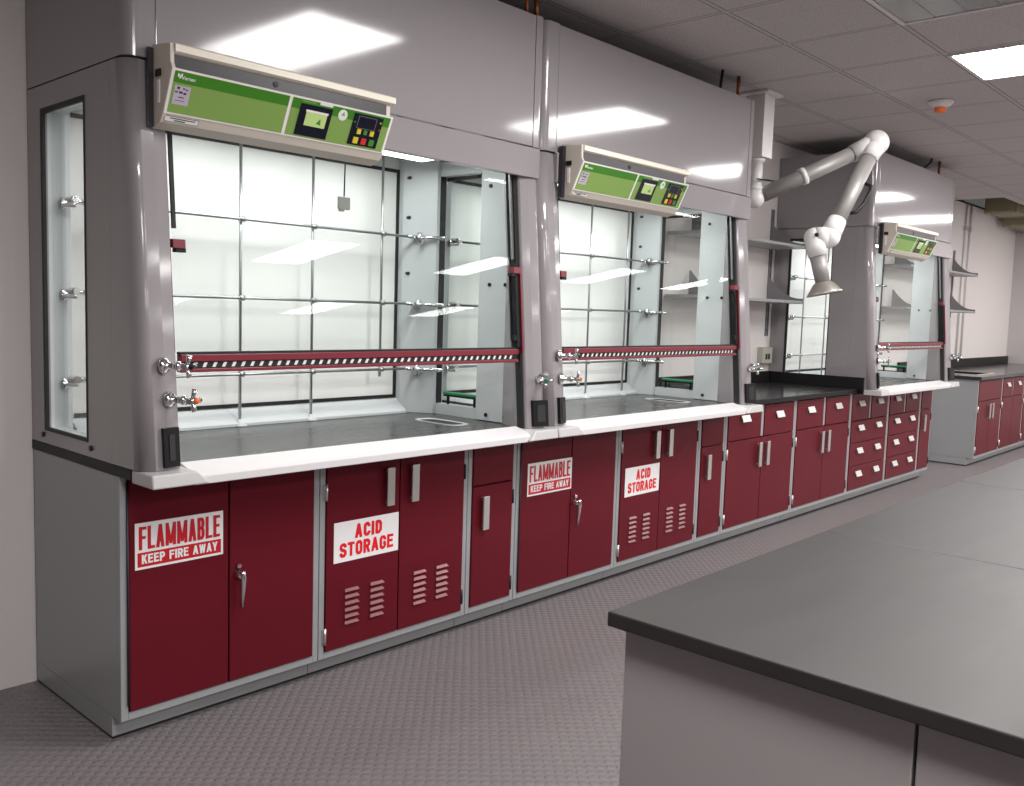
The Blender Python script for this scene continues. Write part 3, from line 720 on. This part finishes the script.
# ------------------------------------------------------------------ control consoles
def console(x0, x1, label, k):
    t = thing('control_console', ((x0+x1)/2, -.1, 2.07), label, 'control panel', 'consoles on the hoods')
    zt = 0; y0 = F-.0105
    pr = [(y0, 2.197), (-.180, 2.190), (-.190, 2.184), (-.190, 2.157), (-.180, 2.155), (-.180, 2.118), (-.2, 2.112), (-.1425, 1.990), (-.125, 1.966), (y0, 1.950)]
    ho = build('housing', MB().prism(pr, 'x', x0+.012, x1-.0), M['cream'], t, bevel=.003, label='cream plastic housing')
    ck = [(y0, 2.1975), (-.190, 2.1845), (-.191, 2.13), (-.201, 2.112), (-.1435, 1.989), (-.125, 1.9655), (y0, 1.9495)]
    build('end_cheek', MB().prism(ck, 'x', x0-.001, x0+.0118), M['cream'], t, bevel=.002)
    bp = MB().box(x0-.022, F-.0102, 1.955, x0-.0012, F-.034, 2.185) if k else MB().box(x0-.018, F-.0102, 1.955, x0-.0012, F-.022, 2.185)
    build('mounting_plate', bp, M['slot'], t)
    sw = MB(); sw.box(x0-.006, -.135, 2.098, x0-.0011, -.105, 2.118); build('switch', sw, M['black'], t)
    sl = MB(); sl.box(x0-.0035, -.128, 2.02, x0-.0011, -.112, 2.088); build('slide_cover', sl, M['creamw'], t, bevel=.001)
    build('slot', MB().box(x0+.0125, -.182, 2.1185, x1-.02, -.1803, 2.1545).lathe([(.009, 0), (.009, .003)], (x0+.43*(x1-x0), -.1821, 2.137), (0, -1, 0), mi=1), [M['slot'], M['black']], t)
    build('ridge', MB().prism([(-.1905, 2.186), (-.1905, 2.159), (-.197, 2.162), (-.197, 2.182)], 'x', x0+.0125, x1+.012), mat('ivory strip', (.86, .81, .68, 1), .35), t, bevel=.001, label='ivory strip along the top')
    L = x1-x0; sc = L/.84
    fp = lambda x, s, h: (x0+x*sc, -.2+s*.4265-.9045*h, 2.112-s*.9045-.4265*h)
    def plate(mb, xa, xb, sa, sb, h0, h1, mi=0):
        mb.hexa([fp(xa, sb, h1), fp(xb, sb, h1), fp(xb, sb, h0), fp(xa, sb, h0), fp(xa, sa, h1), fp(xb, sa, h1), fp(xb, sa, h0), fp(xa, sa, h0)], mi)
    bz = MB(); plate(bz, .001, .836, -.001, .1345, .0002, .0022); build('bezel', bz, M['creamw'], t, label='white bezel')
    E = .0023
    lp = MB(); plate(lp, .010, .404, .005, .129, E, E+.001, 0); plate(lp, .010, .404, .005, .0385, E+.001, E+.0014, 1)
    def T(xa, s, h): # text frame on the face: x right, y up the slope
        o = Vector(fp(xa, s, h)); return Matrix(((1, 0, 0, o.x), (0, -.4265, -.9045, o.y), (0, .9045, -.4265, o.z), (0, 0, 0, 1)))
    lp.text('Vertec', (.045*sc, .011), T(.032, .0275, E), 2, bold=.02, thick=.0020)
    for q in ((.020, .018), (.026, .022), (.030, .017)): plate(lp, q[0], q[0]+.005, q[1]-.006, q[1]+.004, E+.0014, E+.002, 2)
    build('label_panel', lp, [M['green'], M['greend'], M['printw']], t, norm=False, label='two-tone green label panel')
    stk = MB(); plate(stk, .018, .068, .046, .103, E+.0011, E+.0016, 0)
    for (xa, sa, w, h) in ((.026, .050, .008, .007), (.044, .052, .007, .004), (.054, .054, .006, .004), (.021, .064, .009, .004), (.034, .063, .011, .006), (.048, .065, .009, .006), (.034, .079, .018, .003), (.026, .09, .03, .0015)):
        plate(stk, xa, xa+w, sa, sa+h, E+.0016, E+.0019, 1)
    build('sticker', stk, [M['lilac'], M['ink']], t, label='pale lilac information sticker')
    nm = MB()
    nz = lambda x, s, h: None
    # outlined name plate on the lower lip (lip plane from (-.1425,1.990) to (-.125,1.966))
    d = Vector((0, .0175, -.024)).normalized(); nn = Vector((0, -d.z*-1, 0)); nn = Vector((0, d.z, -d.y))
    lpnt = lambda x, s, h: tuple(Vector((x0+x*sc, -.1425, 1.990))+d*s+nn*h)
    def lplate(xa, xb, sa, sb, h0, h1, mi):
        nm.hexa([lpnt(xa, sb, h1), lpnt(xb, sb, h1), lpnt(xb, sb, h0), lpnt(xa, sb, h0), lpnt(xa, sa, h1), lpnt(xb, sa, h1), lpnt(xb, sa, h0), lpnt(xa, sa, h0)], mi)
    lplate(.008, .118, .006, .0245, .0004, .0010, 1); lplate(.0095, .1165, .0075, .023, .001, .0014, 0)
    lplate(.026, .106, .0105, .0135, .0014, .0018, 1); lplate(.04, .075, .0165, .0205, .0014, .0018, 2)
    build('name_plate', nm, [M['creamw'], M['ink'], M['teal']], t, label='small outlined name plate')
    cp = MB(); plate(cp, .417, .826, .005, .129, E, E+.001, 0); plate(cp, .417, .826, .005, .0385, E+.001, E+.0014, 1)
    plate(cp, .522, .574, .003, .0125, E+.0015, E+.002, 2); plate(cp, .452, .505, .009, .012, E+.0015, E+.0017, 0)
    build('control_panel', cp, [M['green'], M['greend'], M['printw']], t, norm=False, label='two-tone green control panel')
    lo = MB(); c0 = Vector(fp(.621, .029, E+.0014)); nrm = Vector((0, -.9045, -.4265))
    lo.lathe([(.019*sc, 0), (.019*sc, .0008)], c0, nrm, n=22, mi=0)
    A = lambda x, s: fp(x, s, E+.0025)
    lo.face([A(.614, .031), A(.630, .031), A(.623, .016)], 1)
    build('logo_disc', lo, [M['printw'], M['green']], t, norm=False, label='white disc with a green emblem')
    sp = MB(); plate(sp, .450, .577, .018, .123, E+.0016, E+.0028, 0); build('screen_plate', sp, M['navy'], t)
    lc = MB(); plate(lc, .477, .560, .040, .088, E+.0029, E+.0036, 0); plate(lc, .474, .563, .035, .042, E+.0036, E+.0040, 1)
    Bp = lambda x, s: fp(x, s, E+.0041)
    lc.face([Bp(.522, .076), Bp(.541, .079), Bp(.537, .058)], 2)
    build('display', lc, [M['lcd'], M['creamw'], M['keygreen']], t, norm=False, label='pale green display')
    kp = MB(); plate(kp, .668, .795, .011, .121, E+.0016, E+.0028, 0)
    for (xa, xb, sa, sb) in ((.688, .768, .018, .0195), (.688, .768, .0595, .061), (.688, .690, .0195, .0595), (.766, .768, .0195, .0595)): plate(kp, xa, xb, sa, sb, E+.0029, E+.0032, 1)
    build('keypad_plate', kp, [M['navy'], M['shelf']], t)
    for (x, s, m, w) in ((.703, .072, 'yellow', .0085), (.731, .072, 'keygreen', .0075), (.760, .072, 'yellow', .0085), (.698, .104, 'yellow', .0105), (.733, .104, 'keyred', .0105), (.768, .104, 'keygreen', .0105)):
        q = MB(); plate(q, x-w, x+w, s-w*1.05, s+w*1.05, E+.0029, E+.0055); build('button', q, M[m], t, label={'yellow': 'yellow key', 'keyred': 'red key', 'keygreen': 'green key'}[m])
    for (x, s, m) in ((.676, .042, 'keygreen'), (.786, .029, 'yellow'), (.788, .054, 'keyred')):
        q = MB(); q.lathe([(.004, 0), (.003, .002)], fp(x, s, E+.0029), nrm, n=10); build('indicator_light', q, M[m], t)
console(.078, .915, 'cream and green control console on the nearest hood', 0)
console(2.012, 2.90, 'cream and green control console on the second hood', 1)
console(5.85, 6.78, 'small-looking cream and green control console on the third, farthest hood', 1)

# ------------------------------------------------------------------ pipes over the hoods
def pipe(name, pts, r, m, label, cat='pipe', group=None):
    o = build(name, MB().chain([(p, r) for p in pts], n=10), M[m], org=pts[0]); tag(o, label, cat, group)
pipe('copper_pipe', [(3.655, -.03, 2.7205), (3.655, -.03, ZC)], .011, 'copper', 'copper pipe from the top of the second hood to the ceiling', group='copper pipes over the hoods')
pipe('copper_pipe', [(1.80, -.02, 2.7205), (1.80, -.02, ZC)], .009, 'copper', 'left of the two copper pipes over the right end of the nearest hood', group='copper pipes over the hoods')
pipe('copper_pipe', [(1.865, -.02, 2.7205), (1.865, -.02, ZC)], .011, 'copper', 'right of the two copper pipes over the right end of the nearest hood', group='copper pipes over the hoods')
pipe('copper_pipe', [(7.20, -.03, 2.7205), (7.20, -.03, ZC)], .012, 'copper', 'copper pipe from the top of the third hood to the ceiling', group='copper pipes over the hoods')
pipe('hanger_rod', [(3.45, -.03, 2.7205), (3.455, -.03, 2.76), (3.47, -.03, ZC)], .008, 'black', 'short black hanger on the second hood left of its copper pipe', 'hanger')
pipe('hanger_rod', [(6.78, -.03, 2.7205), (6.96, -.03, 2.79), (7.0, -.03, ZC)], .009, 'black', 'black slanting hanger on the third hood left of its copper pipe', 'hanger')

# ------------------------------------------------------------------ extraction arm
t = thing('extraction_arm', (4.10, .06, ZC), 'white and grey jointed fume extraction arm hanging from the ceiling', 'extraction arm')
jx, jy = 4.07, .06
b = MB(); b.box(4.04, -.002, 2.44, 4.172, .13, ZC-.018); b.box(4.0, -.04, ZC-.018, 4.212, .17, ZC-.001)
build('mount_box', b, M['armw'], t, bevel=.003)
build('neck', MB().lathe([(.05, 0), (.05, -.02), (.038, -.022), (.038, -.17), (.046, -.172), (.046, -.2)], (4.105, .065, 2.4395), n=24), M['armw'], t)
J = Vector((4.105, .065, 2.19)); E1 = Vector((4.602, -.487, 2.558))
L1 = Vector((4.139, -.423, 1.936)); L2 = Vector((4.077, -.357, 1.93))
build('shoulder_joint', MB().ball(J, .060).lathe([(.05, 0), (.05, -.035)], J+Vector((0, 0, .05))), M['armw'], t, label='white shoulder joint')
d = (E1-J).normalized()
build('upper_tube', MB().cyl(J+d*.055, E1-d*.13, .048, n=28), M['alu'], t, label='long grey upper tube')
build('tube_clamp', MB().lathe([(.055, -.015), (.055, .015)], J+d*.33, d, n=28), M['armw'], t, label='white ring clamp')
d2 = (L1-E1).normalized()
e = MB().ball(E1, .08, n=28); e.cyl(E1-d*.165, E1, .055, .066, n=28); e.cyl(E1, E1+d2*.14, .070, .056, n=28)
e.ball(E1+Vector((-.05, .0, .035)), .012, mi=1, n=10)
build('elbow_joint', e, [M['armw'], M['black']], t, label='white elbow joint')
build('lower_tube', MB().cyl(E1+d2*.125, L1-d2*.10, .050, n=28), M['alu'], t, label='grey lower tube')
side = Vector((.677, -.735, .03)); pp = lambda k, o: E1+(L1-E1)*k+side*o-Vector((.73, .67, -.09))*.01
build('grab_handle', MB().chain([(pp(.44, .040), .011), (pp(.47, .098), .011), (pp(.53, .108), .011), (pp(.66, .108), .011), (pp(.75, .085), .011), (pp(.76, .042), .011)], n=10), M['black'], t, label='black grab handle')
N0 = Vector((4.084, -.386, 1.815)); N1 = Vector((4.098, -.418, 1.665)); N2 = Vector((4.104, -.433, 1.590)); dn = (N2-N0).normalized()
k = MB().ball(L1, .066, n=28); k.cyl(L1-d2*.13, L1, .055, .064, n=28)
k.ball(L2, .060, n=28); k.cyl(L2, N0, .060, .055, n=28); k.cyl(L1, L2, .062, n=28)
k.ball(L2+Vector((-.045, -.036, .012)), .013, mi=1, n=10)
build('wrist_joint', k, [M['armw'], M['black']], t, label='white double wrist joint')
build('nozzle_tube', MB().cyl(N0-dn*.005, N1, .050, .043, n=28), M['alu'], t)
build('nozzle', MB().lathe([(.044, 0), (.060, .012), (.098, .062), (.108, .076), (.104, .077), (.05, .02)], N1, dn, n=36), M['nozzle'], t, label='flared grey capture nozzle')
build('cable', MB().chain([((4.03, .02, 2.30), .004), ((4.15, .0, 2.305), .006), ((4.26, .0, 2.31), .004)], n=8), M['black'], t)

# ------------------------------------------------------------------ wall shelves, outlets
def shelf(x0, x1, zb, depth, label):
    y1 = D-.002; y0 = y1-depth
    t = thing('wall_shelf', ((x0+x1)/2, y1, zb), label, 'shelf', 'wall shelves')
    build('board', MB().box(x0, y0+.004, zb, x1-.004, y1-.012, zb+.022), M['shelfl'], t, bevel=.002, label='pale shelf board')
    def pr():
        pts = [(y1-.010, zb-.002), (y1-.010, zb+.20), (y1-.022, zb+.20)]
        for i in range(1, 13):
            u = i/12; yy = y1-.022-(depth-.022)*u
            pts.append((yy, zb+.028+.172*((1-u)**2.2)+.012*u))
        pts.append((y0, zb-.002)); return pts
    for x in (x0+.3, x1-.006):
        build('bracket', MB().prism(pr(), 'x', x, x+.006), M['shelf'], t, label='dark grey curved bracket')
def standard(x, z0, z1, label):
    s = MB(); s.box(x-.022, D-.011, z0, x-.012, D-.0005, z1); s.box(x+.012, D-.011, z0, x+.022, D-.0005, z1); s.box(x-.012, D-.004, z0, x+.012, D-.0005, z1)
    z = z0+.03
    while z < z1-.03:
        s.box(x-.006, D-.0055, z, x+.006, D-.004, z+.03, 1); z += .09
    o = build('shelf_standard', s, [M['shelf'], M['black']], org=(x, D, z0)); tag(o, label, 'shelf upright', 'shelf uprights on the wall')
shelf(4.1, 5.605, 1.556, .31, 'lower wall shelf between the second and third hoods'); shelf(4.1, 5.605, 1.985, .31, 'upper wall shelf between the second and third hoods')
shelf(8.0, 10.16, 1.566, .285, 'lower wall shelf right of the third hood'); shelf(8.0, 10.16, 1.985, .285, 'upper wall shelf right of the third hood')
standard(5.625, 1.29, 2.305, 'dark slotted upright on the wall directly left of the third hood')
standard(10.19, 1.5, 2.29, 'dark slotted upright on the wall right of the third hood')
def outlet(x0, x1, z0, z1, label):
    t = thing('wall_outlet', ((x0+x1)/2, D, z0), label, 'outlet', 'outlets on the back wall')
    build('box', MB().box(x0, D-.05, z0, x1, D-.001, z1), M['outletp'], t, bevel=.003)
    xm, zm = (x0+x1)/2, z0+(z1-z0)*.42; f = MB()
    for s in (-.022, .022): f.box(xm+s-.014, D-.0525, zm-.022, xm+s+.014, D-.0505, zm+.022)
    build('socket', f, M['black'], t)
outlet(5.50, 5.665, 1.07, 1.20, 'beige outlet box on the wall under the shelves, just above the black worktop')

# ------------------------------------------------------------------ sink run beyond the third hood
RX, RY = 8.63, -.09
for x0, x1, blank, lab in ((RX, 9.49, True, 'maroon sink cabinet with a blank top panel and grey side, beyond the third hood'),
                           (9.49, 10.37, False, 'maroon cabinet with two drawers at the right picture edge, beyond the sink cabinet'),
                           (10.37, 11.2, False, 'grey edged cabinet cut off by the right picture edge')):
    door_drawer_cab(x0, x1, lab, yf=RY, blank=blank, doorpulls=blank)
t = thing('worktop', (10.0, .3, .88), 'black worktop with an upstand along the wall at the far right', 'worktop')
wt = MB(); sx0, sx1, sy0, sy1 = 8.95, 9.55, .02, .42
wt.box(RX-.02, RY-.03, .88, sx0, D-.004, .914); wt.box(sx1, RY-.03, .88, XR-.002, D-.004, .914); wt.box(sx0, RY-.03, .88, sx1, sy0, .914); wt.box(sx0, sy1, .88, sx1, D-.004, .914)
build('slab', wt, M['epoxy'], t)
build('back_upstand', MB().box(RX-.02, D-.03, .9145, XR-.002, D-.004, 1.012), M['edge'], t, bevel=.002)
t = thing('sink', ((sx0+sx1)/2, (sy0+sy1)/2, .914), 'sink with a pale rim let into the far right black worktop', 'sink')
r = MB(); r.box(sx0-.012, sy0-.012, .9145, sx0+.012, sy1+.012, .918); r.box(sx1-.012, sy0-.012, .9145, sx1+.012, sy1+.012, .918); r.box(sx0+.012, sy0-.012, .9145, sx1-.012, sy0+.012, .918); r.box(sx0+.012, sy1-.012, .9145, sx1-.012, sy1+.012, .918)
build('rim', r, M['cream'], t)
bs = MB(); q = .004
bs.box(sx0+q, sy0+q, .8805, sx0+2*q, sy1-q, .9140); bs.box(sx1-2*q, sy0+q, .8805, sx1-q, sy1-q, .9140); bs.box(sx0+q, sy0+q, .8805, sx1-q, sy0+2*q, .9140); bs.box(sx0+q, sy1-2*q, .8805, sx1-q, sy1-q, .9140); bs.box(sx0+q, sy0+q, .8800, sx1-q, sy1-q, .8815)
build('basin', bs, M['epoxy'], t)
for x, lab in ((10.50, 'left of two thin conduits on the wall right of the third hood'), (10.68, 'right of two thin conduits on the wall right of the third hood')):
    t = thing('conduit', (x, D, 1.013), lab, 'conduit', 'conduits on the wall')
    build('tube', MB().cyl((x, D-.016, 1.014), (x, D-.016, 2.86), .011, n=10), M['det'], t)
    k = MB(); k.box(x-.03, D-.03, 2.55, x+.03, D-.0005, 2.60); build('strap', k, M['steel'], t)
for x0, x1, z0, lab in ((10.95, 11.58, 2.80, 'left khaki wrapped duct above the wall at the upper right'), (11.75, 12.7, 2.71, 'right khaki wrapped duct above the wall at the picture edge')):
    d = MB(); d.box(x0, .30, z0, x1, .62, z0+.42); d.box(x0+.02, .28, z0-.012, x0+.05, .64, z0+.43); d.box(x1-.05, .28, z0-.012, x1-.02, .64, z0+.43)
    o = tag(build('air_duct', d, M['duct'], org=((x0+x1)/2, .46, z0), bevel=.012), lab, 'duct', 'khaki ducts')
    h = MB()
    for x in (x0+.2, x1-.2): h.box(x-.02, .44, z0+.42, x+.02, .48, 3.499)
    build('hanger_strap', h, M['steel'], o)

# ------------------------------------------------------------------ island bench
IX, IY = .035, -1.869
cuts = [IX, .938, 1.995, 3.2]
for i in range(3):
    a, b = cuts[i], cuts[i+1]
    o = build('bench_top', MB().box(a+(.0012 if i else 0), -3.45, .887, b-.0012, IY, .914), M['epoxy2'], org=((a+b)/2, -2.6, .887), bevel=.003)
    tag(o, ('nearest black bench top slab on the island, with the front corner', 'middle black bench top slab on the island', 'farthest black bench top slab on the island, at the right picture edge')[i], 'bench top', 'bench top slabs of the island')
t = thing('island_bench', (1.6, -2.65, 0), 'grey island bench base under the black tops at the lower right', 'bench')
b = MB(); b.box(.085, -3.40, .08, 3.15, IY-.045, .8865); b.box(.14, -3.34, 0, 3.1, IY-.10, .08)
build('carcass', b, M['island'], t)
for i, (y0, y1) in enumerate(((-2.389, IY-.022), (-2.90, -2.394), (-3.41, -2.905))):
    build('end_panel', MB().box(.062, y0, .0, .0845, y1, .8865), M['island'], t, bevel=.002)

# ------------------------------------------------------------------ camera and view
cam = bpy.data.cameras.new('camera'); co = bpy.data.objects.new('camera', cam); COL.objects.link(co)
fw = Vector((.73417321, .67277302, -.0914667)); rt = Vector((.67739504, -.73494939, .03139039)); up = Vector((.04610479, .08500508, .99531326))
R3 = Matrix((rt, up, -fw)).transposed()
co.matrix_world = Matrix.Translation((-1.24147818, -2.7936989, 1.43971133)) @ R3.to_4x4()
cam.sensor_fit = 'HORIZONTAL'; cam.sensor_width = 36; cam.lens = 909.158/1024*36; cam.clip_start = .05
S.camera = co
w = bpy.data.worlds.new('world'); S.world = w; w.use_nodes = True
w.node_tree.nodes['Background'].inputs[0].default_value = (.5, .5, .5, 1); w.node_tree.nodes['Background'].inputs[1].default_value = .15
vs = S.view_settings; vs.view_transform = 'Standard'; vs.look = 'None'; vs.gamma = 1; vs.use_curve_mapping = False; vs.exposure = .2
